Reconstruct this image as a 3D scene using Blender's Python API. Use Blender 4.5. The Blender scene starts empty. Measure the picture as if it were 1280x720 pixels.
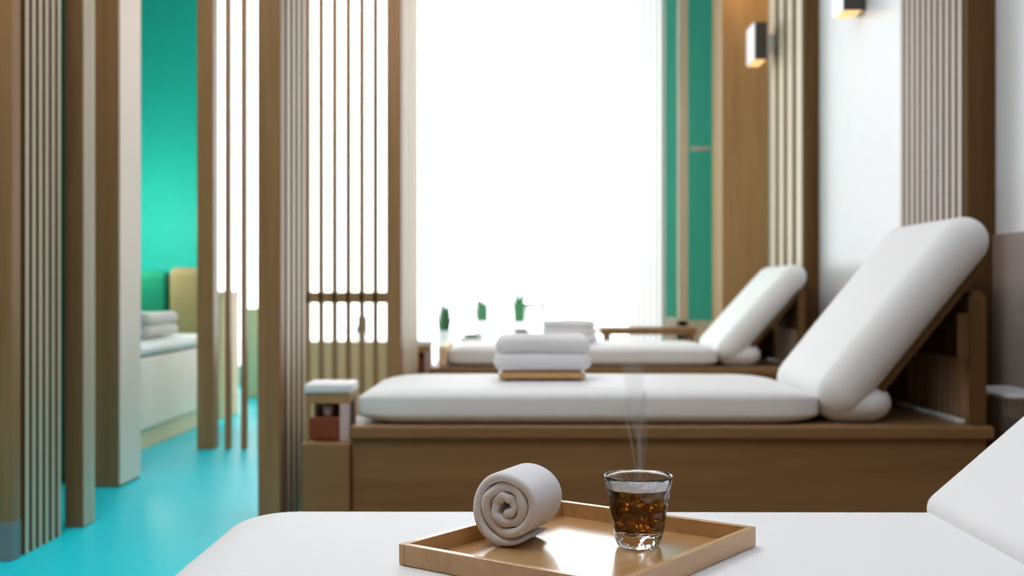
import bpy, bmesh, math, random
from mathutils import Vector, Matrix, Euler
R = math.radians
random.seed(7)
col = bpy.context.scene.collection
CAM_Z = 0.85

# ------------------------------------------------------------------ materials
def nodes_of(name):
    m = bpy.data.materials.new(name); m.use_nodes = True
    nt = m.node_tree
    return m, nt, nt.nodes['Principled BSDF']

def lk(nt, a, b): nt.links.new(a, b)

def plain(name, c, rough=.6, spec=.5, bump=0, scale=60, var=0.0, coat=0, metal=0):
    m, nt, b = nodes_of(name)
    b.inputs['Base Color'].default_value = (*c, 1)
    b.inputs['Roughness'].default_value = rough
    b.inputs['Specular IOR Level'].default_value = spec
    b.inputs['Coat Weight'].default_value = coat
    b.inputs['Metallic'].default_value = metal
    tc = nt.nodes.new('ShaderNodeTexCoord')
    n = nt.nodes.new('ShaderNodeTexNoise'); n.inputs['Scale'].default_value = scale; n.inputs['Detail'].default_value = 4
    lk(nt, tc.outputs['Object'], n.inputs['Vector'])
    if var:
        mx = nt.nodes.new('ShaderNodeMix'); mx.data_type = 'RGBA'
        mx.inputs[6].default_value = tuple(x*(1-var) for x in c)+(1,)
        mx.inputs[7].default_value = tuple(min(1, x*(1+var)) for x in c)+(1,)
        lk(nt, n.outputs['Fac'], mx.inputs[0]); lk(nt, mx.outputs[2], b.inputs['Base Color'])
    if bump:
        bp = nt.nodes.new('ShaderNodeBump'); bp.inputs['Strength'].default_value = bump; bp.inputs['Distance'].default_value = .002
        lk(nt, n.outputs['Fac'], bp.inputs['Height']); lk(nt, bp.outputs['Normal'], b.inputs['Normal'])
    return m

def wood(name, dark, light, axis=2, rough=.45, scale=14, spec=.4, coat=0, coat_rough=.2):
    m, nt, b = nodes_of(name)
    tc = nt.nodes.new('ShaderNodeTexCoord'); mp = nt.nodes.new('ShaderNodeMapping')
    s = [1, 1, 1]; s[axis] = .06
    mp.inputs['Scale'].default_value = s
    n = nt.nodes.new('ShaderNodeTexNoise'); n.inputs['Scale'].default_value = scale; n.inputs['Detail'].default_value = 6
    n.inputs['Distortion'].default_value = .6
    n2 = nt.nodes.new('ShaderNodeTexNoise'); n2.inputs['Scale'].default_value = scale*8; n2.inputs['Detail'].default_value = 3
    cr = nt.nodes.new('ShaderNodeValToRGB')
    cr.color_ramp.elements[0].position = .3; cr.color_ramp.elements[0].color = (*dark, 1)
    cr.color_ramp.elements[1].position = .7; cr.color_ramp.elements[1].color = (*light, 1)
    ad = nt.nodes.new('ShaderNodeMath'); ad.operation = 'MULTIPLY_ADD'; ad.inputs[1].default_value = .75
    a2 = nt.nodes.new('ShaderNodeMath'); a2.operation = 'MULTIPLY'; a2.inputs[1].default_value = .25
    lk(nt, tc.outputs['Object'], mp.inputs['Vector'])
    lk(nt, mp.outputs['Vector'], n.inputs['Vector']); lk(nt, mp.outputs['Vector'], n2.inputs['Vector'])
    lk(nt, n2.outputs['Fac'], a2.inputs[0]); lk(nt, n.outputs['Fac'], ad.inputs[0]); lk(nt, a2.outputs[0], ad.inputs[2])
    lk(nt, ad.outputs[0], cr.inputs['Fac']); lk(nt, cr.outputs['Color'], b.inputs['Base Color'])
    b.inputs['Roughness'].default_value = rough; b.inputs['Specular IOR Level'].default_value = spec
    b.inputs['Coat Weight'].default_value = coat; b.inputs['Coat Roughness'].default_value = coat_rough
    bp = nt.nodes.new('ShaderNodeBump'); bp.inputs['Strength'].default_value = .12; bp.inputs['Distance'].default_value = .001
    lk(nt, ad.outputs[0], bp.inputs['Height']); lk(nt, bp.outputs['Normal'], b.inputs['Normal'])
    return m

def fabric(name, c, scale=900, bump=.3, rough=.9):
    m, nt, b = nodes_of(name)
    b.inputs['Base Color'].default_value = (*c, 1); b.inputs['Roughness'].default_value = rough
    b.inputs['Specular IOR Level'].default_value = .25
    b.inputs['Sheen Weight'].default_value = .25; b.inputs['Sheen Roughness'].default_value = .5
    tc = nt.nodes.new('ShaderNodeTexCoord')
    n = nt.nodes.new('ShaderNodeTexNoise'); n.inputs['Scale'].default_value = scale; n.inputs['Detail'].default_value = 3
    n2 = nt.nodes.new('ShaderNodeTexNoise'); n2.inputs['Scale'].default_value = 9; n2.inputs['Detail'].default_value = 3
    b1 = nt.nodes.new('ShaderNodeBump'); b1.inputs['Strength'].default_value = bump; b1.inputs['Distance'].default_value = .001
    b2 = nt.nodes.new('ShaderNodeBump'); b2.inputs['Strength'].default_value = .35; b2.inputs['Distance'].default_value = .008
    lk(nt, tc.outputs['Object'], n.inputs['Vector']); lk(nt, tc.outputs['Object'], n2.inputs['Vector'])
    lk(nt, n2.outputs['Fac'], b2.inputs['Height']); lk(nt, n.outputs['Fac'], b1.inputs['Height'])
    lk(nt, b2.outputs['Normal'], b1.inputs['Normal']); lk(nt, b1.outputs['Normal'], b.inputs['Normal'])
    return m

def glassy(name, c, rough=0.0, ior=1.5, bump=0, scale=120):
    m = bpy.data.materials.new(name); m.use_nodes = True; nt = m.node_tree
    nt.nodes.remove(nt.nodes['Principled BSDF'])
    g = nt.nodes.new('ShaderNodeBsdfGlass'); g.inputs['Color'].default_value = (*c, 1)
    g.inputs['Roughness'].default_value = rough; g.inputs['IOR'].default_value = ior
    lk(nt, g.outputs[0], nt.nodes['Material Output'].inputs['Surface'])
    if bump:
        tc = nt.nodes.new('ShaderNodeTexCoord'); v = nt.nodes.new('ShaderNodeTexVoronoi'); v.inputs['Scale'].default_value = scale
        v.feature = 'SMOOTH_F1'
        bp = nt.nodes.new('ShaderNodeBump'); bp.inputs['Strength'].default_value = bump; bp.inputs['Distance'].default_value = .004
        lk(nt, tc.outputs['Object'], v.inputs['Vector']); lk(nt, v.outputs['Distance'], bp.inputs['Height'])
        lk(nt, bp.outputs['Normal'], g.inputs['Normal'])
    return m

M = {}
M['oak']      = wood('oak', (.26, .132, .050), (.39, .215, .095), 2, .42)
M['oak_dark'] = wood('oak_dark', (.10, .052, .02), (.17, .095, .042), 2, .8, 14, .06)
M['oak_mid'] = wood('oak_mid', (.17, .09, .038), (.26, .145, .065), 2, .45)
M['oak_x']    = wood('oak_x', (.21, .115, .045), (.30, .175, .072), 0, .4)
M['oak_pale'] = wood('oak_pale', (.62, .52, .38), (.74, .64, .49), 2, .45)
M['slat_grey']= wood('slat_grey', (.38, .31, .27), (.52, .44, .39), 2, .45)
M['tray']     = wood('tray_wood', (.42, .22, .075), (.60, .35, .14), 0, .35, 30, .5, .6, .15)
M['tray_top'] = wood('tray_floor_wood', (.42, .22, .075), (.60, .35, .14), 0, .30, 30, .5, 1, .16)
M['tray_top'].node_tree.nodes['Principled BSDF'].inputs['Coat IOR'].default_value = 1.75
M['amber']    = wood('amber_wood', (.36, .20, .08), (.48, .29, .13), 2, .4)
M['redwood']  = wood('redwood', (.17, .035, .012), (.26, .06, .022), 2, .45)
M['leather']  = fabric('mattress_fabric', (.80, .81, .83), 500, .12, .55)
M['terry']    = fabric('terry_cloth', (.77, .765, .79), 700, .9)
M['terry_in'] = fabric('terry_edge', (.70, .67, .66), 700, .9)
M['white']    = plain('white_paint', (.82, .83, .85), .5, .4, .05, 20, .03)
M['cream']    = plain('cream_paint', (.90, .68, .44), .6, .4, .05, 20, .04)
M['offwhite'] = plain('off_white_panel', (.90, .78, .69), .45, .5, 0, 10, .03)
M['floorwood'] = wood('timber_floor', (.22,.15,.09), (.32,.22,.13), 0, .5)
M['teal']     = plain('teal_paint', (.02, .50, .42), .6, .25, .05, 12, .06)
M['teal_light'] = plain('light_teal_paint', (.10, .56, .44), .5, .4, .05, 12, .06)
M['green_dk'] = plain('deep_green_cloth', (.0, .17, .10), .8, .3, .2, 200, .05)
M['olive']    = plain('olive_cloth', (.26, .20, .10), .8, .3, .2, 200, .05)
M['metal_dk'] = plain('dark_metal', (.05, .045, .04), .4, .5, 0, 30, .05)
M['steel']    = plain('brushed_steel', (.72, .72, .74), .3, .5, 0, 30, .05, 0, .85)
M['soil']     = plain('soil', (.05, .035, .02), .9, .2, .5, 90, .2)
M['leaf']     = plain('leaf_green', (.03, .15, .05), .5, .4, 0, 30, .2)
M['taupe']    = plain('shade_panel_taupe', (.24, .18, .15), .5, .3, .05, 8, .08)  # colour of the panel that stands in for wall shade
M['teal_shade'] = plain('shaded_teal', (.005, .085, .045), .6, .25, .05, 8, .05)  # teal in shade, darkened in the paint itself
M['pillar_lit'] = plain('pillar_lit_side', (.88, .77, .68), .45, .4, 0, 8, .03)  # pale tone stands for window light on the pillar side
M['greybase'] = plain('grey_shoe', (.22, .25, .26), .5, .4, 0, 30, .05)
M['ceiling']  = plain('ceiling_paint', (.78, .78, .78), .8, .2, 0, 10, .02)
M['pinkish']  = plain('pale_pink_ceramic', (.60, .47, .46), .4, .5, 0, 30, .04)
M['dish']     = plain('grey_dish', (.04, .045, .045), .4, .5, 0, 30, .05)
M['glass']    = glassy('clear_glass', (.97, .98, .99), 0, 1.5, .7, 80)
M['glass_thin'] = glassy('door_glass', (.85, .97, .94), .05, 1.05)
M['tea']      = glassy('amber_tea', (.47, .29, .085), 0, 1.33)
M['ice']      = glassy('tea_ice', (.97, .84, .5), .02, 1.45)

# marble wall
def marble():
    m, nt, b = nodes_of('pale_marble')
    tc = nt.nodes.new('ShaderNodeTexCoord')
    n = nt.nodes.new('ShaderNodeTexNoise'); n.inputs['Scale'].default_value = 1.3; n.inputs['Detail'].default_value = 8; n.inputs['Distortion'].default_value = 1.6
    cr = nt.nodes.new('ShaderNodeValToRGB')
    e = cr.color_ramp.elements
    e[0].position = .44; e[0].color = (.72, .73, .77, 1); e[1].position = .56; e[1].color = (.72, .73, .76, 1)
    k = e.new(.50); k.color = (.705, .715, .745, 1)
    lk(nt, tc.outputs['Object'], n.inputs['Vector']); lk(nt, n.outputs['Fac'], cr.inputs['Fac']); lk(nt, cr.outputs['Color'], b.inputs['Base Color'])
    b.inputs['Roughness'].default_value = .3
    return m
M['marble'] = marble()

def cyan():
    m, nt, b = nodes_of('cyan_resin_floor')
    tc = nt.nodes.new('ShaderNodeTexCoord')
    n = nt.nodes.new('ShaderNodeTexNoise'); n.inputs['Scale'].default_value = 1.7; n.inputs['Detail'].default_value = 2
    cr = nt.nodes.new('ShaderNodeValToRGB')
    cr.color_ramp.elements[0].color = (.0, .56, .68, 1); cr.color_ramp.elements[1].color = (.0, .66, .76, 1)
    lk(nt, tc.outputs['Object'], n.inputs['Vector']); lk(nt, n.outputs['Fac'], cr.inputs['Fac']); lk(nt, cr.outputs['Color'], b.inputs['Base Color'])
    b.inputs['Roughness'].default_value = .38; b.inputs['Specular IOR Level'].default_value = .35
    return m
M['cyan'] = cyan()

def sheer():
    m = bpy.data.materials.new('sheer_curtain'); m.use_nodes = True; nt = m.node_tree
    nt.nodes.remove(nt.nodes['Principled BSDF'])
    d = nt.nodes.new('ShaderNodeBsdfDiffuse'); d.inputs['Color'].default_value = (.8, .8, .77, 1)
    t = nt.nodes.new('ShaderNodeBsdfTranslucent'); t.inputs['Color'].default_value = (.62, .61, .57, 1)
    p = nt.nodes.new('ShaderNodeBsdfTransparent')
    n = nt.nodes.new('ShaderNodeTexNoise'); n.inputs['Scale'].default_value = 300
    a = nt.nodes.new('ShaderNodeMixShader'); a.inputs[0].default_value = .8
    c = nt.nodes.new('ShaderNodeMixShader'); c.inputs[0].default_value = .12
    lk(nt, d.outputs[0], a.inputs[1]); lk(nt, t.outputs[0], a.inputs[2])
    lk(nt, a.outputs[0], c.inputs[1]); lk(nt, p.outputs[0], c.inputs[2])
    lk(nt, c.outputs[0], nt.nodes['Material Output'].inputs['Surface'])
    return m
M['sheer'] = sheer()

def steam_mat(dens):
    m = bpy.data.materials.new('steam_vapour'); m.use_nodes = True; nt = m.node_tree
    nt.nodes.remove(nt.nodes['Principled BSDF'])
    v = nt.nodes.new('ShaderNodeVolumeScatter'); v.inputs['Color'].default_value = (1, 1, 1, 1)
    v.inputs['Density'].default_value = dens; v.inputs['Anisotropy'].default_value = .0
    lk(nt, v.outputs[0], nt.nodes['Material Output'].inputs['Volume'])
    return m

def glow(name, c, s):
    m, nt, b = nodes_of(name)
    b.inputs['Base Color'].default_value = (*c, 1)
    b.inputs['Emission Color'].default_value = (*c, 1); b.inputs['Emission Strength'].default_value = s
    return m
M['amber_glow'] = glow('amber_lamp_glow', (1, .62, .25), .9)

# ------------------------------------------------------------------ mesh helpers
def add_box(bm, x0, x1, y0, y1, z0, z1, mat=None):
    vs = [bm.verts.new(Vector(p)) for p in ((x0,y0,z0),(x1,y0,z0),(x1,y1,z0),(x0,y1,z0),(x0,y0,z1),(x1,y0,z1),(x1,y1,z1),(x0,y1,z1))]
    if mat is not None:
        for v in vs: v.co = mat @ v.co
    for f in ((0,3,2,1),(4,5,6,7),(0,1,5,4),(1,2,6,5),(2,3,7,6),(3,0,4,7)):
        bm.faces.new([vs[i] for i in f])

def box_bm(*a):
    bm = bmesh.new()
    for q in (a if isinstance(a[0], (tuple, list)) else (a,)): add_box(bm, *q)
    return bm

def axis_pts(h, r, n, mid):
    out = []
    inner = h - r
    cs = [inner/ r + math.tan(R(45)*i/n) for i in range(n, 0, -1)]
    out += [-c*r for c in cs]
    for i in range(mid+1): out.append(-inner + 2*inner*i/mid)
    out += [c*r for c in reversed(cs)]
    return out

def rbox(bm, h, r, n=5, mid=(8, 8, 2), mat=None, crown=0.0, fn=None):
    """rounded box; h half sizes, r corner radii per axis"""
    ax = [axis_pts(h[i], min(r[i], h[i]*.999), n, mid[i]) for i in range(3)]
    cache = {}
    def vert(p):
        key = tuple(round(c, 6) for c in p)
        if key in cache: return cache[key]
        q = Vector(); d = Vector()
        inn = []
        for i in range(3):
            k = h[i]-r[i]; c = max(-k, min(k, p[i])); inn.append(c); d[i] = (p[i]-c)/r[i]
        d.normalize()
        for i in range(3): q[i] = inn[i] + d[i]*r[i]
        if crown: q.z += crown*(1-(q.x/h[0])**2)*(1-(q.y/h[1])**2)*(1 if q.z > 0 else -.3)
        if fn: q = fn(q)
        if mat is not None: q = mat @ q
        cache[key] = bm.verts.new(q); return cache[key]
    for a in range(3):
        u, w = (a+1) % 3, (a+2) % 3
        for s in (-1, 1):
            A, B = ax[u], ax[w]
            for i in range(len(A)-1):
                for j in range(len(B)-1):
                    ps = []
                    for (ii, jj) in ((i, j), (i+1, j), (i+1, j+1), (i, j+1)):
                        p = [0, 0, 0]; p[a] = s*h[a]; p[u] = A[ii]; p[w] = B[jj]; ps.append(vert(p))
                    if s < 0: ps.reverse()
                    if len(set(ps)) == 4:
                        try: bm.faces.new(ps)
                        except ValueError: pass
                    elif len(set(ps)) == 3:
                        pass

def lathe(bm, prof, seg=48, mat=None, wob=None):
    rings = []
    for (r, z) in prof:
        if r < 1e-6:
            v = bm.verts.new((0, 0, z)); rings.append([v]*seg)
        else:
            ring = []
            for k in range(seg):
                a = 2*math.pi*k/seg; rr = r*(1+(wob(a, z) if wob else 0))
                ring.append(bm.verts.new((rr*math.cos(a), rr*math.sin(a), z)))
            rings.append(ring)
    for i in range(len(rings)-1):
        A, B = rings[i], rings[i+1]
        for k in range(seg):
            l = (k+1) % seg
            vs = []
            for v in (A[k], A[l], B[l], B[k]):
                if v not in vs: vs.append(v)
            if len(vs) >= 3:
                try: bm.faces.new(vs)
                except ValueError: pass
    if mat is not None:
        for v in bm.verts: v.co = mat @ v.co

def tube(bm, pts, rads, seg=10):
    rings = []
    for i, p in enumerate(pts):
        p = Vector(p)
        t = (Vector(pts[min(i+1, len(pts)-1)]) - Vector(pts[max(i-1, 0)])).normalized()
        up = Vector((0, 1, 0)) if abs(t.y) < .9 else Vector((1, 0, 0))
        a = t.cross(up).normalized(); b = t.cross(a).normalized()
        r = rads[i] if isinstance(rads, (list, tuple)) else rads
        rx, ry = r if isinstance(r, tuple) else (r, r)
        rings.append([bm.verts.new(p + a*rx*math.cos(2*math.pi*k/seg) + b*ry*math.sin(2*math.pi*k/seg)) for k in range(seg)])
    for i in range(len(rings)-1):
        for k in range(seg):
            l = (k+1) % seg
            bm.faces.new((rings[i][k], rings[i][l], rings[i+1][l], rings[i+1][k]))
    bm.faces.new(rings[0][::-1]); bm.faces.new(rings[-1])

def obj(name, bm, mat, parent=None, smooth=False, bevel=0, at=None, rz=0):
    bmesh.ops.recalc_face_normals(bm, faces=bm.faces)
    me = bpy.data.meshes.new(name); bm.to_mesh(me); bm.free()
    me.materials.append(mat)
    if smooth:
        for p in me.polygons: p.use_smooth = True
    o = bpy.data.objects.new(name, me); col.objects.link(o)
    if parent: o.parent = parent
    if at: o.location = at
    if rz: o.rotation_euler.z = rz
    if bevel:
        b = o.modifiers.new('bevel', 'BEVEL'); b.width = bevel; b.segments = 2; b.limit_method = 'ANGLE'; b.angle_limit = R(40)
    return o

def tag(o, label, cat, group=None):
    o['label'] = label; o['category'] = cat
    if group: o['group'] = group
    return o

def lit_faces(o, mat, axis, sign):  # recolours the faces on one side as if lit from there
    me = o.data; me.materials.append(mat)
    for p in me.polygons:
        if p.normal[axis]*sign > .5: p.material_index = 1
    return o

def thing(name, label, cat, loc=(0, 0, 0), rz=0, group=None):
    o = bpy.data.objects.new(name, None); col.objects.link(o); o.location = loc; o.rotation_euler.z = rz
    o.empty_display_size = .05
    return tag(o, label, cat, group)

def struct(name, bm, mat, bevel=0, parent=None):
    o = obj(name, bm, mat, parent, bevel=bevel)
    if not parent: o['kind'] = 'structure'
    return o

def copy_thing(root, loc, label, rz=None):
    c = root.copy(); col.objects.link(c); c.location = loc; c['label'] = label
    if rz is not None: c.rotation_euler.z = rz
    for ch in root.children:
        d = ch.copy(); col.objects.link(d); d.parent = c
        for g in ch.children:
            e = g.copy(); col.objects.link(e); e.parent = d
    return c

H = 3.62            # ceiling height
WX = 1.887          # right wall

# ------------------------------------------------------------------ room shell
struct('floor', box_bm((-3.2, -.79, -2.0, 5.95, -.08, 0), (-3.2, -1.36, 5.95, 9.9, -.08, 0)), M['cyan'])
struct('floor_timber', box_bm((-.79, 2.4, -2.0, 5.95, -.08, 0), (-1.36, 2.4, 5.95, 9.9, -.08, 0)), M['floorwood'])
struct('ceiling', box_bm(-3.2, 2.4, -2.0, 10.0, H, H+.08), M['ceiling'])
struct('wall_right', box_bm(WX, WX+.12, -2.0, 9.9, 0, H), M['marble'])
struct('wall_left', box_bm(-3.2, -3.08, -2.0, 4.86, 0, H), M['oak'])
struct('wall_alcove_left', box_bm(-3.2, -3.08, 4.86, 9.9, 0, H), M['teal'])
struct('wall_front', box_bm(-3.2, 2.4, -2.12, -2.0, 0, H), M['oak'])
# low sill wall below the window glass
struct('wall_back', box_bm(-3.2, 1.27, 9.8, 9.9, 0, .14), M['offwhite'])
struct('wall_alcove_back', box_bm(-3.08, -2.285, 8.2, 8.3, 0, H), M['teal'])
struct('wall_alcove_side', box_bm(-3.08, -1.83, 4.86, 4.96, 0, H), M['teal_shade'])  # teal wall with its shade put into the dark colour
struct('shade_panel', box_bm(1.862, 1.886, -1.99, 4.43, 0, 1.06), M['taupe'], .004)  # added dark panel stands in for shade low on the right wall
# pillar at the alcove entrance, window light on its side painted as a pale panel
tp = struct('trim_1', box_bm(-1.815, -1.709, 4.76, 5.02, 0, H), M['oak'], .004)
obj('lit_side', box_bm(-1.709, -1.703, 4.762, 5.018, .01, H-.01), M['pillar_lit'], tp)
struct('wall_half_height', box_bm(-1.335, -.76, 6.98, 7.08, 0, .515), M['cream'], .006)
# brown wooden return wall with pale edge, right rear
struct('wall_return_right', box_bm(1.534, WX, 8.52, 8.95, 0, H), M['amber'], .004)
struct('wall_teal_rear', box_bm(1.27, 2.4, 9.8, 9.9, 0, H), M['teal_light'])
struct('terrace', box_bm(-8, 9, 9.9, 15.5, -.1, .14), M['white'])

# picture window frame (slim, pale)
w = struct('window_1', box_bm((-3.08, 1.27, 9.80, 9.86, 3.50, 3.62), (-3.08, 1.27, 9.80, 9.86, .14, .17), (-3.08, -3.0, 9.8, 9.86, .17, 3.5), (1.235, 1.27, 9.8, 9.86, .17, 3.5)), M['white'], .004)

# ------------------------------------------------------------------ wooden screens on the left
def slat_run(axis, a0, a1, n, w, b0, b1, z0, z1):
    """n slats of width w between a0..a1 along axis (0=x,1=y); b0,b1 the other axis"""
    bm = bmesh.new()
    for i in range(n):
        c = a0 + (a1-a0)*(i+.5)/n
        if axis == 0: add_box(bm, c-w/2, c+w/2, b0, b1, z0, z1)
        else: add_box(bm, b0, b1, c-w/2, c+w/2, z0, z1)
    return bm

t = thing('slatted_partition', 'tall wooden slatted partition leaving the frame at the left edge', 'partition', (-1.6, 3.6, 0))
def loc_box(root, *q):
    x, y, z = root.location
    return box_bm(q[0]-x, q[1]-x, q[2]-y, q[3]-y, q[4]-z, q[5]-z)
obj('front_post', loc_box(t, -1.75, -1.578, 3.47, 3.53, .12, H-.01), M['oak'], t, bevel=.003)
sh = obj('post_shoe', loc_box(t, -1.752, -1.577, 3.468, 3.532, 0, .12), M['greybase'], t, bevel=.003); sh['label'] = 'grey shoe at foot of post'
lit_faces(obj('slat_panel', slat_run(1, 3.545-3.6, 3.845-3.6, 6, .028, -.03, .025, 0, H-.01), M['oak_dark'], t, bevel=.002), M['oak_pale'], 0, 1)  # slat faces towards the window painted pale as if lit, others dark
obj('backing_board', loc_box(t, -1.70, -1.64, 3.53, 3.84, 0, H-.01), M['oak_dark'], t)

tpo = tag(obj('timber_post', box_bm(-.035, .031, -.03, .07, 0, H-.01), M['oak_mid'], bevel=.004, at=(-1.58, 3.99, 0)),
    'dark narrow timber post between the left slatted partition and the alcove pillar', 'post')
e = obj('lit_side', box_bm(.031, .036, -.028, .068, .004, H-.012), M['oak_pale'], tpo); e['label'] = 'lit side of post in pale oak'  # thin pale panel paints window light onto this side

# screen of few slats next to alcove
t = thing('slatted_screen', 'slatted timber screen standing on the cyan floor beside the teal alcove', 'screen', (-1.5, 5.9, 0))
obj('end_post', loc_box(t, -1.70, -1.612, 5.88, 5.98, 0, H-.01), M['oak'], t, bevel=.003)
bm = bmesh.new()
for cx in (284.5, 304.5, 325.5, 345):
    X = (cx-650)/1400*5.9; add_box(bm, X-.0135+1.5, X+.0135+1.5, -.02, .03, 0, H-.01)
obj('slat_panel', bm, M['oak'], t, bevel=.003)

# big post with receding slats beside the middle bed
t = thing('slatted_divider', 'broad brown post with slats, pale on their lit side, receding behind it, at the foot of the middle bed', 'divider', (-.87, 3.95, 0))
obj('front_post', loc_box(t, -.915, -.835, 3.90, 3.98, 0, H-.01), M['oak'], t, bevel=.004)
lit_faces(obj('slat_panel', slat_run(1, .035, .42, 4, .062, -.012, .036, 0, H-.01), M['oak_dark'], t, bevel=.002), M['oak_pale'], 0, 1)  # window light put into the pale slat sides
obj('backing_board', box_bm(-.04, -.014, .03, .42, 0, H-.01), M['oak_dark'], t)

# slatted window screen with cross rail and return column
t = thing('slatted_screen', 'slatted screen with a dark cross rail in front of the bright window', 'screen', (-.9, 5.9, 0), group=None)
bm = bmesh.new()
for k in range(7):
    X = (384 + 17*k - 650)/1400*5.9
    add_box(bm, X-.012+.9, X+.012+.9, -.015, .03, 0, H-.01)
obj('slat_panel', bm, M['oak'], t, bevel=.003)
obj('cross_rail', loc_box(t, -1.20, -.70, 5.885, 5.93, .85-.078, .85-.022), M['oak'], t, bevel=.004)
obj('end_post', loc_box(t, -.70, -.624, 5.88, 5.98, 0, H-.01), M['oak'], t, bevel=.004)
bm = bmesh.new()
add_box(bm, -.69+.9, -.634+.9, .08, .98, 0, H-.01)
for k in range(5):
    add_box(bm, -.640+.9, -.622+.9, .10+.18*k, .10+.18*k+.13, 0, H-.01)
rp = obj('return_panel', bm, M['oak_pale'], t, bevel=.003); rp['label'] = 'pale grooved side panel'

# ------------------------------------------------------------------ right wall fittings
def wall_panel(label, x_face, y0, y1, n, slatmat, name='slatted_wall_panel', jw=.02):
    t = thing(name, label, 'wall panel', (WX, y0, 0), group='slatted wall panels')
    d = WX - x_face
    obj('front_post', box_bm(-d, -.001, -.035, .0, 0, H-.01), M['oak_dark'], t, bevel=.003)
    lit_faces(obj('slat_panel', slat_run(1, .01, y1-y0-.03, n, (y1-y0-.04)/n*.62, -d, -d+.035, 0, H-.01), M['oak_mid'], t, bevel=.002), slatmat, 0, -1)  # room-facing slat faces coloured as lit, their flanks darker
    obj('backing_board', box_bm(-d+.036, -.001, .0, y1-y0, 0, H-.01), M['oak'], t)
    return t
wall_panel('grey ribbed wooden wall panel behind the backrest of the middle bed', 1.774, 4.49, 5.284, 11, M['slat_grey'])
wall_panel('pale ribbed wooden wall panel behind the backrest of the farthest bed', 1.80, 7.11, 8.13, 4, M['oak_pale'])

def sconce(label, x0, x1, y0, y1, z0, z1, xw):
    t = thing('wall_sconce', label, 'wall lamp', (xw, (y0+y1)/2, (z0+z1)/2), group='box sconces on the right wall')
    bm = bmesh.new(); th = .008
    X0, X1 = x0-xw, x1-xw; hy = (y1-y0)/2; hz = (z1-z0)/2
    add_box(bm, X0, X0+th, -hy, hy, -hz, hz)
    sp = obj('side_plate', bm, M['steel'], t, bevel=.002); sp['label'] = 'bright metal plate facing the room'
    bm = bmesh.new()
    add_box(bm, X0+th, X1, -hy, -hy+th, -hz, hz); add_box(bm, X0+th, X1, hy-th, hy, -hz, hz); add_box(bm, X1-th, X1, -hy+th, hy-th, -hz, hz)
    obj('lamp_body', bm, M['metal_dk'], t, bevel=.002)
    df = obj('diffuser', box_bm(X0+th, X1-th, -hy+th, hy-th, -hz-.002, -hz+.02), M['amber_glow'], t); df['label'] = 'warm glowing diffuser'
    obj('wall_mount', box_bm(X1-.001, 0, -.05, .05, -.06, .06), M['steel'], t, bevel=.002)
    return t
sconce('square metal wall lamp beside the warm brown return wall', 1.627, 1.72, 7.80, 8.06, 2.44, 2.70, 1.799)
sconce('metal wall lamp cut off by the top edge, on the white panel', 1.756, 1.875, 6.115, 6.30, 2.365, 2.62, WX)

# teal glazed door at rear right
d = struct('door_1', box_bm((1.315, 1.395, 9.30, 9.36, 0, H), (1.315, 1.66, 9.30, 9.36, .0, .58)), M['oak_pale'], .004)
obj('pane', box_bm(1.395, 1.66, 9.32, 9.33, .58, H-.01), M['glass_thin'], d)
hb = bmesh.new()
tube(hb, [(1.41, 9.27, 2.0), (1.57, 9.27, 2.0)], .018, 12)
tube(hb, [(1.43, 9.33, 2.0), (1.43, 9.26, 2.0)], .014, 10)
tube(hb, [(1.55, 9.33, 2.0), (1.55, 9.26, 2.0)], .014, 10)
obj('door_handle', hb, M['pinkish'], d, smooth=True)
struct('trim_2', box_bm(1.235, 1.315, 9.40, 9.46, 0, .60), M['offwhite'], .004)

# curtain
bm = bmesh.new()
nz, nx = 2, 60
grid = []
for i in range(nx+1):
    x = .92 + .31*i/nx
    y = 9.5 + .03*math.sin(i/nx*2*math.pi*6) + .008*math.sin(i*1.3)
    grid.append([bm.verts.new((x, y, z)) for z in (.03, 1.2, 2.4, H-.03)])
for i in range(nx):
    for j in range(3): bm.faces.new((grid[i][j], grid[i+1][j], grid[i+1][j+1], grid[i][j+1]))
c = obj('curtain', bm, M['sheer'], smooth=True)
tag(c, 'sheer off-white curtain hanging at the right side of the big window', 'curtain')

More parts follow.
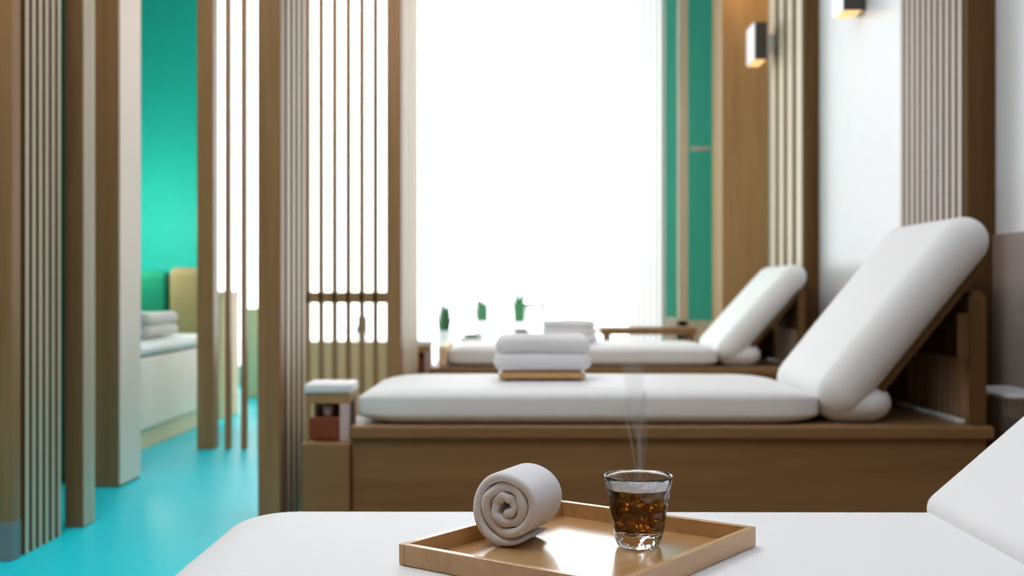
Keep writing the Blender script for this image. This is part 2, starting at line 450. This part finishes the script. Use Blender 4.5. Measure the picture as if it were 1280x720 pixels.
# ------------------------------------------------------------------ lounge beds
def make_bed(label, y0, y1, xl, xj, ang, thick, blen, px0, px1, zt=.50, detail=True, crown=.008, fine=1, under=True, foot=False, rail=True, rx=.13, lift=-.02, br=(.09, .07)):
    """y0 near edge, y1 far edge; xl foot end; xj hinge X; returns root"""
    cy = (y0+y1)/2; hy = (y1-y0)/2
    ext = .02 if under else .22
    t = thing('lounge_bed', label, 'lounge bed', (0, cy, 0), group='white lounge beds in a row')
    # wooden base: plinth body, top board with nosing
    obj('plinth', box_bm(px0+.002, px1-.02, -hy-.02, hy+.02, 0, .335), M['oak_x'], t, bevel=.004)
    obj('top_board', box_bm(px0, px1, -hy-.04, hy+.04, .335, .378), M['oak_x'], t, bevel=.006)
    # seat mattress
    L = xj - xl; hx = (L+ext)/2
    bm = bmesh.new(); hz = (zt-.380)/2
    rbox(bm, (hx, hy, hz), (rx, .055, .036), 6, (14*fine, 8*fine, 1), Matrix.Translation((xl+hx, 0, .380+hz)), crown)
    obj('seat_mattress', bm, M['leather'], t, smooth=True)
    # backrest
    a = R(ang); dx, dz = math.cos(a), math.sin(a)
    cx = xj + dx*blen/2 + math.sin(a)*thick/2 - .01; cz = zt + lift + dz*blen/2 - math.cos(a)*thick/2
    mt = Matrix.Translation((cx, 0, cz)) @ Matrix.Rotation(-a, 4, 'Y')
    bm = bmesh.new(); rbox(bm, (blen/2+.01, hy, thick/2), (br[0], br[1], min(br[0], thick/2*.98)), 6, (8*fine, 8*fine, 1), mt, crown)
    obj('backrest', bm, M['leather'], t, smooth=True)
    # board carrying the backrest
    mb = Matrix.Translation((cx + math.sin(a)*(thick/2+.014), 0, cz - math.cos(a)*(thick/2+.014))) @ Matrix.Rotation(-a, 4, 'Y')
    bm = bmesh.new(); add_box(bm, -blen/2+.16, blen/2-.10, -hy+.05, hy-.05, -.012, .012, mb)
    obj('backrest_board', bm, M['oak_dark'], t, bevel=.003)
    if under:
        bm = bmesh.new(); ux = .13
        rbox(bm, (ux, hy-.02, .068), (.09, .08, .066), 5, (4, 6, 1), Matrix.Translation((xj+.155, 0, .378+.069)), .006)
        obj('head_cushion', bm, M['leather'], t, smooth=True)
    if rail:
        x1 = px1-.015
        hb = obj('head_panel', box_bm((x1-.03, x1, -hy+.02, hy-.02, .60, .84), (x1-.008, x1, -hy+.02, hy-.02, .378, .60)), M['oak_dark'], t, bevel=.003)
        obj('slat_panel', slat_run(1, -hy+.05, hy-.03, 12, .034, x1-.028, x1-.009, .378, .60), M['amber'], hb, bevel=.002)
        obj('rail_post', box_bm(x1-.04, x1, -hy-.01, -hy+.05, .378, .82), M['oak_dark'], t, bevel=.004)
        xr = xj + (.30 + thick/math.cos(a) + .05)/math.tan(a)
        obj('head_rail', box_bm(xr, x1-.04, -hy+.03, -hy+.06, .60, .76), M['oak_dark'], t, bevel=.004)
        obj('rear_panel', box_bm(xj+.33, x1-.009, hy-.035, hy-.015, .378, .80 if xj < 1.1 else .62), M['oak_dark'], t, bevel=.003)
        e = obj('edge_strip', box_bm(x1-.075, x1-.045, -hy+.06, hy-.05, .378, .392), M['white'], t, bevel=.003); e['label'] = 'thin white strip on the top board'
    if foot:
        f = obj('foot_block', box_bm(px0+.05, xl-.01, -hy+.02, hy-.02, .378, .50), M['cream'], t, bevel=.01); f['label'] = 'foot-end board with its lit tone in cream'  # wooden end board, its lit look put into the cream colour
    return t

bed1 = make_bed('nearest white lounge bed, carrying the wooden tea tray', .96, 1.797, -.455, .642, 41, .13, .78, -.47, 1.5, .50, crown=.0, fine=2, rail=False, under=False, rx=.11, lift=.012, br=(.032, .05))
bed2 = make_bed('middle white lounge bed with a raised thick backrest and a folded towel', 3.86, 4.60, -.565, 1.02, 51, .17, .83, -.58, 1.615, rx=.20)
bed3 = make_bed('farthest and smallest white lounge bed, near the teal door', 6.70, 7.50, -.43, 1.17, 48, .15, .72, -.54, 1.72, foot=True)

# low ledges at bed feet with small stands
def stand(label, x, y, z):
    t = thing('low_stand', label, 'side stand', (x, y, z), group='small red-brown stands')
    w = .075; d = .08
    bm = bmesh.new(); rbox(bm, (w+.008, d+.008, .018), (.012, .012, .012), 3, (2, 2, 1), Matrix.Translation((0, 0, .182)))
    tp = obj('white_top', bm, M['white'], t, smooth=True)
    obj('apron', box_bm(-w, w, -d, d, .13, .164), M['amber'], t, bevel=.002)
    for sx, wd in ((-1, .010), (1, .034)):
        for sy in (-1, 1):
            xa, xb = (-w, -w+wd) if sx < 0 else (w-wd, w)
            ya, yb = (-d, -d+.02) if sy < 0 else (d-.02, d)
            obj('leg', box_bm(xa, xb, ya, yb, 0, .13), M['pinkish'] if sx > 0 else M['amber'], t, bevel=.002)
    dr = obj('drawer_box', box_bm(-w+.010, w-.036, -d+.002, d-.002, .004, .082), M['redwood'], t, bevel=.002)
    obj('back_panel', box_bm(-w+.012, w-.036, d-.018, d-.004, .082, .13), M['redwood'], t)
    return t
for (nm, label, X0, X1, Y0, Y1, zt) in (('plinth_ledge', 'low wooden ledge beside the foot of the middle bed', -.745, -.581, 3.81, 4.64, .32),
                                   ('plinth_ledge', 'low wooden ledge beside the foot of the farthest bed', -.72, -.545, 6.92, 7.5, .32)):
    tag(obj(nm, box_bm(X0, X1, Y0, Y1, 0, zt), M['oak_x'], bevel=.004), label, 'ledge')
s1 = stand('small red-brown stand with white top at the foot of the middle bed', -.664, 3.945, .3205)
copy_thing(s1, (-.635, 7.05, .3205), 'small red-brown stand with white top near the farthest bed')
# small pink cup on the drawer of the near stand
bm = bmesh.new()
lathe(bm, [(0, 0), (.012, 0), (.014, .004), (.017, .036), (.0165, .036), (.0135, .006), (0, .005)], 20)
tag(obj('cup', bm, M['pinkish'], smooth=True, at=(-.672, 3.91, .4035)), 'small pale pink cup tucked in the near red-brown stand', 'cup')

# ------------------------------------------------------------------ towels
def folded_towel(label, x, y, z, hx, hy, hz, layers, group='folded white towels', rz=0):
    t = thing('folded_towel', label, 'towel', (x, y, z), rz, group=group)
    lh = 2*hz/layers
    for k in range(layers):
        bm = bmesh.new()
        s = 1 - .025*((k*7) % 3)
        def f(q, k=k):
            q.z += .004*math.sin(q.x*17+k*2)*math.cos(q.y*13+k); return q
        rbox(bm, (hx*s, hy*s, lh/2*1.06), (.035, .03, lh/2), 5, (8, 6, 1), Matrix.Translation((.004*math.sin(k*2.1), 0, lh*(k+.5)+.002)), .004, f)
        obj('towel_layer', bm, M['terry'], t, smooth=True)
    return t
def small_board(label, x, y, z, hx, hy, h):
    t = thing('serving_board', label, 'tray', (x, y, z))
    bm = bmesh.new(); rbox(bm, (hx, hy, h/2-.003), (.02, .02, .006), 3, (2, 2, 1), Matrix.Translation((0, 0, h/2+.003)))
    obj('board', bm, M['tray'], t, smooth=True)
    for sx in (-1, 1): obj('foot', box_bm(sx*hx*.8-.012, sx*hx*.8+.012, -hy*.8, hy*.8, 0, .008), M['tray'], t, bevel=.001)
    return t
small_board('blurred wooden tray under the folded towel on the middle bed', .082, 4.23, .509, .160, .12, .032)
folded_towel('thick folded white towel on the middle bed', .082, 4.23, .546, .180, .128, .062, 2)
folded_towel('folded white towel on the farthest bed, smaller and behind the nearer towel', .31, 7.12, .512, .178, .13, .065, 3)

# rolled towel : sweep a rounded cross-section along a spiral
def towel_roll():
    bm = bmesh.new()
    half, th, rr = .048, .0126, .0057
    sec = []
    for (cx, cz, a0) in ((half-rr, th/2-rr, 0), (-half+rr, th/2-rr, 90), (-half+rr, -th/2+rr, 180), (half-rr, -th/2+rr, 270)):
        for k in range(5):
            a = R(a0+22.5*k); sec.append((cx+rr*math.cos(a), cz+rr*math.sin(a)))
    # subdivide straight sides
    n = len(sec); full = []
    for i in range(n):
        a, b = sec[i], sec[(i+1) % n]; full.append(a)
        if abs(a[0]-b[0]) > .02:
            for k in range(1, 8): full.append((a[0]+(b[0]-a[0])*k/8, a[1]+(b[1]-a[1])*k/8))
    turns = 3.15; N = 190; rings = []
    r_out = .0540 - th/2
    for i in range(N+1):
        u = i/N; ang = turns*2*math.pi*u - R(118)
        r = .0062 + (r_out-.0062)*u
        wob = .0011*math.sin(ang*7.0+1)*max(0, 1-u*1.25) + .0006*math.sin(ang*3+u*9)
        r += wob
        ring = []
        for (ax, rd) in full:
            jitter = .0016*math.sin(ang*2.3+u*5)*(1 if ax < 0 else .6)
            rd = rd*(1 if u < .96 else 1-.65*((u-.96)/.04)**1.5)
            p = Vector(((r+rd)*math.cos(ang), ax+jitter*(abs(ax)/half), (r+rd)*math.sin(ang)))
            ring.append(bm.verts.new(p))
        rings.append(ring)
    m = len(full)
    for i in range(N):
        for k in range(m):
            l = (k+1) % m
            bm.faces.new((rings[i][k], rings[i][l], rings[i+1][l], rings[i+1][k]))
    bm.faces.new(rings[0]); bm.faces.new(rings[-1][::-1])
    return bm
o = obj('rolled_towel', towel_roll(), M['terry'], smooth=True, at=(.000, 1.522, .5595), rz=-R(24))
tag(o, 'tightly rolled white towel lying on the wooden tea tray', 'towel')

# ------------------------------------------------------------------ tea tray
u_ang = math.atan2(.807, .5906)
tr = thing('tea_tray', 'square pale wooden tray on the nearest bed holding towel and tea', 'tray', (.083, 1.4655, .5008), u_ang)
hu, hv, tw = .1815, .160, .0095
f = obj('tray_base', box_bm(-hu+tw, hu-tw, -hv+tw, hv-tw, 0, .005), M['tray_top'], tr)
for q in ((-hu, hu, -hv, -hv+tw), (-hu, hu, hv-tw, hv), (-hu, -hu+tw, -hv+tw, hv-tw), (hu-tw, hu, -hv+tw, hv-tw)):
    obj('tray_side', box_bm(q[0], q[1], q[2], q[3], 0, .0265), M['tray'], tr, bevel=.0012)

# ------------------------------------------------------------------ tea glass
GX, GY, GZ = .158, 1.495, .5062
g = thing('tea_glass', 'clear tumbler of dark amber tea steaming on the wooden tray', 'glass', (GX, GY, GZ))
def fac(a, z):
    k = max(0, 1-abs(z-.030)/.055)
    return .012*k*math.cos(8*a+ z*90) + .008*k*math.sin(5*a - z*160)
bm = bmesh.new()
ro = lambda z: .0285 + (.0455-.0285)*(z/.094)**.85
outer = [(0, 0), (.020, 0), (.0268, .0008), (.0285, .003)] + [(ro(z), z) for z in [.006+.0055*i for i in range(16)]] + [(.0458, .0935), (.0452, .0945), (.0442, .0942)]
inner = [(ro(z)-.0022, z) for z in [.090-.006*i for i in range(12)]] + [(.024, .0185), (.016, .0165), (0, .016)]
lathe(bm, outer+inner, 64, None, lambda a, z: fac(a, z) if z > .002 else 0)
obj('glass_body', bm, M['glass'], g, smooth=True)
bm = bmesh.new()
lev = .0775
ti = [(0, .0162), (.016, .0168), (.0238, .0188)] + [(ro(z)-.0020, z) for z in [.024+.0053*i for i in range(11)]]
ti += [(ro(lev)-.0020, lev), (ro(lev)-.005, lev-.0006), (0, lev-.0006)]
lathe(bm, ti, 64, None, lambda a, z: fac(a, z) if z > .017 else 0)
tt = obj('tea', bm, M['tea'], g, smooth=True); tt['label'] = 'dark amber tea'
random.seed(3)
def lump(rx, ry, rz, loc, sd, rot):
    bm = bmesh.new(); bmesh.ops.create_icosphere(bm, subdivisions=2, radius=1)
    for v in bm.verts:
        n = v.co.copy(); k = 1+.22*math.sin(n.x*4+sd)+.18*math.cos(n.y*5+sd*2)+.12*math.sin(n.z*6+sd*3)
        v.co = Vector((n.x*rx*k, n.y*ry*k, n.z*rz*k))
    bmesh.ops.transform(bm, matrix=Matrix.Translation(loc) @ rot.to_matrix().to_4x4(), verts=bm.verts)
    return bm
spots = [(-.018, -.012, .060), (.014, -.018, .058), (.001, .012, .062), (-.010, -.016, .040), (.017, .006, .040), (.0, -.006, .030), (-.016, .012, .035), (.010, -.018, .036)]
for i, p in enumerate(spots):
    o = obj('ice_piece', lump(.0085, .007, .0075, p, i*1.7, Euler((i, i*2, i*3))), M['ice'], g, smooth=False)

# misted band of glass just under the rim, on the near side
def mist():
    m = bpy.data.materials.new('misted_glass'); m.use_nodes = True; nt = m.node_tree
    nt.nodes.remove(nt.nodes['Principled BSDF'])
    d = nt.nodes.new('ShaderNodeBsdfDiffuse'); d.inputs['Color'].default_value = (.93, .94, .98, 1)
    t = nt.nodes.new('ShaderNodeBsdfTranslucent'); t.inputs['Color'].default_value = (.93, .94, .98, 1)
    p = nt.nodes.new('ShaderNodeBsdfTransparent')
    m1 = nt.nodes.new('ShaderNodeMixShader'); m1.inputs[0].default_value = .6
    m2 = nt.nodes.new('ShaderNodeMixShader')
    lk(nt, d.outputs[0], m1.inputs[1]); lk(nt, t.outputs[0], m1.inputs[2]); lk(nt, p.outputs[0], m2.inputs[1]); lk(nt, m1.outputs[0], m2.inputs[2])
    lk(nt, m2.outputs[0], nt.nodes['Material Output'].inputs['Surface'])
    tc = nt.nodes.new('ShaderNodeTexCoord'); n = nt.nodes.new('ShaderNodeTexNoise'); n.inputs['Scale'].default_value = 160; n.inputs['Detail'].default_value = 3
    cr = nt.nodes.new('ShaderNodeValToRGB'); cr.color_ramp.elements[0].position = .42; cr.color_ramp.elements[1].position = .55
    cr.color_ramp.elements[0].color = (.45, .45, .45, 1); cr.color_ramp.elements[1].color = (1, 1, 1, 1)
    lk(nt, tc.outputs['Object'], n.inputs['Vector']); lk(nt, n.outputs['Fac'], cr.inputs['Fac']); lk(nt, cr.outputs['Color'], m2.inputs[0])
    return m
bm = bmesh.new(); prev = None
for k in range(41):
    a = R(180 + 180*k/40); e = min(1, min(k, 40-k)/6)
    mid = .0845; hh = .0062*e+.0004
    cur = [bm.verts.new(((ro(z)-q)*math.cos(a), (ro(z)-q)*math.sin(a), z)) for (q, z) in ((.0026, mid-hh), (.0026, mid+hh), (.0031, mid+hh), (.0031, mid-hh))]
    if prev:
        for i in range(4): bm.faces.new((prev[i], prev[(i+1) % 4], cur[(i+1) % 4], cur[i]))
    else: bm.faces.new(cur)
    prev = cur
bm.faces.new(prev[::-1])
mb = obj('mist_band', bm, mist(), g, smooth=False); mb['label'] = 'white misted band under the rim'

# steam
def wisp(pts, rad):
    bm = bmesh.new(); tube(bm, pts, rad, 12); return bm
st = thing('steam', 'faint white steam rising from the tea glass', 'steam', (GX, GY, GZ+.1))
def strand(x0, amp, ph, top, r0, r1, lean, dens, y0=0):
    pts, rad = [], []
    for i in range(15):
        u = i/14
        pts.append((x0+amp*math.sin(ph+u*4.2)*(.35+u)+lean*u, y0+.004*math.sin(u*5+ph), -.012+top*u))
        k = r0+(r1-r0)*u
        if i == 0: k = .0015
        if i == 14: k = .002
        rad.append((k, k*1.3))
    m = steam_mat(dens)
    obj('wisp', wisp(pts, rad), m, st, smooth=True)
strand(0, .006, .2, .115, .002, .005, -.010, 26)
strand(.002, .004, 2.4, .120, .002, .004, .006, 34)
strand(-.004, .003, 1.0, .105, .0015, .0035, -.012, 32)
strand(.0, .009, .9, .165, .004, .017, .004, 6, .004)

# ------------------------------------------------------------------ treatment bed in the teal alcove
t = thing('treatment_bed', 'boxed treatment bed with white top inside the teal alcove', 'bed', (-2.35, 6.1, 0))
obj('plinth', box_bm(-.40, .37, -.98, .86, 0, .115), M['cream'], t, bevel=.004)
obj('side_box', box_bm(-.42, .40, -1.0, .88, .115, .485), M['offwhite'], t, bevel=.006)
bm = bmesh.new(); rbox(bm, (.42, .95, .04), (.06, .06, .038), 4, (6, 8, 1), Matrix.Translation((-.01, -.05, .526)), .004)
obj('mattress', bm, M['leather'], t, smooth=True)
folded_towel('lilac-white folded towel on the treatment bed in the alcove', -2.18, 6.35, .577, .16, .28, .065, 2)
for (nm, lb, x, m, hx, z0, z1, y) in (('back_cushion', 'deep green cushion standing behind the treatment bed in the alcove', -2.62, M['green_dk'], .20, 0.0, .97, 7.72),
                                 ('back_cushion', 'olive cushion standing behind the treatment bed near the timber end post', -2.275, M['olive'], .135, 0.0, .99, 7.72)):
    bm = bmesh.new(); rbox(bm, (hx, .07, (z1-z0)/2), (.04, .05, .06), 4, (4, 2, 6), Matrix.Translation((0, 0, (z1-z0)/2)))
    tag(obj(nm, bm, m, smooth=True, at=(x, y, z0)), lb, 'cushion', 'cushions behind the treatment bed')

# ------------------------------------------------------------------ rear bench and terrace things
t = thing('low_bench', 'low brown wooden bench beyond the farthest bed, by the curtain', 'bench', (1.0, 8.8, 0))
obj('bench_top', box_bm(-.38, .36, -.18, .18, .49, .545), M['oak'], t, bevel=.006)
for sx in (-.34, .30):
    for sy in (-.15, .11): obj('leg', box_bm(sx, sx+.04, sy, sy+.04, 0, .49), M['oak'], t, bevel=.003)

def plant(label, px, py, Y, h, n, seed, pot_r=.07):
    z = .14; up = (CAM_Z - (py-360)/1400*Y) - z
    X = (px-650)/1400*Y
    rnd = random.Random(seed)
    t = thing('potted_plant', label, 'plant', (X, Y, z), group='potted plants on the terrace')
    pot_h = up
    bm = bmesh.new(); lathe(bm, [(0, 0), (pot_r*.75, 0), (pot_r, pot_h), (pot_r*.9, pot_h), (pot_r*.88, pot_h-.015), (0, pot_h-.015)], 24)
    obj('pot', bm, M['white'], t, smooth=True)
    bm = bmesh.new()
    for i in range(n):
        a = rnd.uniform(0, 6.28); r0 = rnd.uniform(0, pot_r*.8); ln = h*rnd.uniform(.3, 1); lean = rnd.uniform(.0, .22)*ln
        w0 = rnd.uniform(.012, .022)
        base = Vector((r0*math.cos(a), r0*math.sin(a), pot_h-.02))
        d = Vector((math.cos(a), math.sin(a), 0)); s = Vector((-math.sin(a), math.cos(a), 0))
        prev = None
        for k in range(6):
            u = k/5; p = base + Vector((0, 0, ln*u)) + d*lean*u*u; ww = w0*math.sin(math.pi*min(.98, .15+.85*u))+.001
            cur = (bm.verts.new(p-s*ww), bm.verts.new(p+d*.003), bm.verts.new(p+s*ww))
            if prev:
                bm.faces.new((prev[0], prev[1], cur[1], cur[0])); bm.faces.new((prev[1], prev[2], cur[2], cur[1]))
            prev = cur
    o = obj('leaves', bm, M['leaf'], t, smooth=True)
    s = o.modifiers.new('thick', 'SOLIDIFY'); s.thickness = .0015
    return t
plant('leftmost potted plant on the bright terrace, nearest to the window', 555, 413, 10.2, .30, 40, 1, .07)
plant('middle potted plant of the three on the bright terrace', 602, 401, 12.0, .32, 36, 2, .08)
plant('potted plant beside the small dark-topped terrace table', 649, 402, 12.0, .36, 44, 5, .09)
plant('potted plant glimpsed between slats of the railed window screen', 452, 416, 11.2, .20, 40, 9, .08)

t = thing('terrace_table', 'small terrace table with dark top and thin white legs', 'table', ((669-650)/1400*12.4, 12.4, .14))
obj('table_top', box_bm(-.125, .125, -.12, .12, .50, .538), M['dish'], t, bevel=.004)
for sx in (-1, 1):
    for sy in (-1, 1): obj('leg', box_bm(sx*.10-.01, sx*.10+.01, sy*.09-.01, sy*.09+.01, 0, .50), M['white'], t)
for (px, Y, w, lb) in ((590, 9.35, .10, 'low white plinth topped by a dark dish, beyond the foot of the farthest bed'), (652, 9.45, .085, 'low white plinth topped by a dark dish, right of the leftmost potted plant')):
    X = (px-650)/1400*Y; zt = CAM_Z - ((418 if px < 600 else 412)-360)/1400*Y - .02
    t = thing('dish_pedestal', lb, 'pedestal', (X, Y, 0), group='dish pedestals by the window')
    bm = bmesh.new(); rbox(bm, (w, w, zt/2), (.02, .02, .02), 3, (2, 2, 4), Matrix.Translation((0, 0, zt/2)))
    obj('pedestal_block', bm, M['white'], t, smooth=True)
    bm = bmesh.new(); lathe(bm, [(0, 0), (w*.5, 0), (w, .022), (w*.97, .022), (w*.5, .006), (0, .006)], 28)
    for v in bm.verts: v.co.z += zt
    obj('dish', bm, M['dish'], t, smooth=True)
# cream cabinets glimpsed through the slats by the alcove
tag(obj('low_cabinet', box_bm((-.04, .04, -.2, .2, 0, .79), (-.045, .045, -.205, .205, .79, .83)), M['cream'], bevel=.004, at=(-1.965, 7.45, 0)), 'narrow cream cabinet seen through the leftmost slat gap by the alcove', 'cabinet')
tag(obj('low_cabinet', box_bm((-.12, .12, -.2, .2, 0, .64), (-.125, .125, -.205, .205, .64, .69)), M['cream'], bevel=.004, at=(-2.02, 8.9, 0)), 'cream cabinet standing far back near the window, seen through the slats', 'cabinet')

# small white ledge on the right wall with towel
t = thing('wall_shelf', 'small pale shelf low on the taupe shade panel at the right edge', 'shelf', (1.8615, 4.08, .47))
bm = bmesh.new(); rbox(bm, (.085, .17, .014), (.04, .04, .012), 4, (3, 3, 1), Matrix.Translation((-.086, 0, 0)))
obj('shelf_board', bm, M['white'], t, smooth=True)
obj('shelf_bracket', box_bm(-.10, -.002, -.02, .02, -.09, -.0135), M['white'], t, bevel=.004)

# ------------------------------------------------------------------ light
wld = bpy.data.worlds.new('sky'); bpy.context.scene.world = wld; wld.use_nodes = True
nt = wld.node_tree; bg = nt.nodes['Background']
tc = nt.nodes.new('ShaderNodeTexCoord')
n = nt.nodes.new('ShaderNodeTexNoise'); n.inputs['Scale'].default_value = 2.2; n.inputs['Detail'].default_value = 3
cr = nt.nodes.new('ShaderNodeValToRGB')
cr.color_ramp.elements[0].position = .35; cr.color_ramp.elements[0].color = (.90, .95, 1, 1)
cr.color_ramp.elements[1].position = .6; cr.color_ramp.elements[1].color = (1, 1, 1, 1)
lk(nt, tc.outputs['Generated'], n.inputs['Vector']); lk(nt, n.outputs['Fac'], cr.inputs['Fac']); lk(nt, cr.outputs['Color'], bg.inputs['Color'])
bg.inputs['Strength'].default_value = 3.6

def area(name, loc, rot, sx, sy, power, c=(1, 1, 1), portal=False, spread=None):
    l = bpy.data.lights.new(name, 'AREA'); l.shape = 'RECTANGLE'; l.size = sx; l.size_y = sy; l.energy = power; l.color = c
    if portal: l.cycles.is_portal = True
    if spread: l.spread = R(spread)
    o = bpy.data.objects.new(name, l); col.objects.link(o); o.location = loc; o.rotation_euler = rot
    return o
area('window_portal', (-.98, 9.95, 2.0), (R(-90), 0, 0), 4.3, 3.2, 1, portal=True)
# added soft fill lights just under the ceiling (out of frame)
area('ceiling_fill', (.1, 1.0, H-.02), (0, 0, 0), 2.4, 2.6, 42, (.86, .89, 1))
area('ceiling_fill', (.1, 5.6, H-.02), (0, 0, 0), 2.2, 3.4, 44, (1, .95, .97))
area('ceiling_fill', (-1.3, 2.9, H-.02), (0, 0, 0), 1.0, 4.2, 85, (1, .98, .95))
# alcove washer on the teal wall
l = bpy.data.lights.new('alcove_spot', 'POINT'); l.energy = 32; l.color = (1, .97, .85); l.shadow_soft_size = .15
o = bpy.data.objects.new('alcove_spot', l); col.objects.link(o); o.location = (-2.66, 7.30, 1.27)
# warm glow above the brown return wall
l = bpy.data.lights.new('warm_downlight', 'SPOT'); l.energy = 25; l.color = (1, .66, .33); l.spot_size = R(80); l.shadow_soft_size = .05; l.spot_blend = .8
o = bpy.data.objects.new('warm_downlight', l); col.objects.link(o); o.location = (1.60, 8.25, H-.06); o.rotation_euler = (R(12), 0, 0)

# ------------------------------------------------------------------ camera
cd = bpy.data.cameras.new('camera'); cam = bpy.data.objects.new('camera', cd); col.objects.link(cam)
cam.location = (0, 0, CAM_Z); cam.rotation_euler = (R(90), 0, math.atan(10/1400))
cd.sensor_width = 36; cd.lens = 1400/1280*36
cd.dof.use_dof = True; cd.dof.focus_distance = 1.50; cd.dof.aperture_fstop = 4.6
cd.clip_start = .05
sc = bpy.context.scene; sc.camera = cam
vs = sc.view_settings; vs.view_transform = 'Standard'; vs.look = 'None'; vs.exposure = 0.0; vs.gamma = 1; vs.use_curve_mapping = False
sc.cycles.max_bounces = 10; sc.cycles.transmission_bounces = 10; sc.cycles.diffuse_bounces = 5
sc.cycles.use_denoising = True
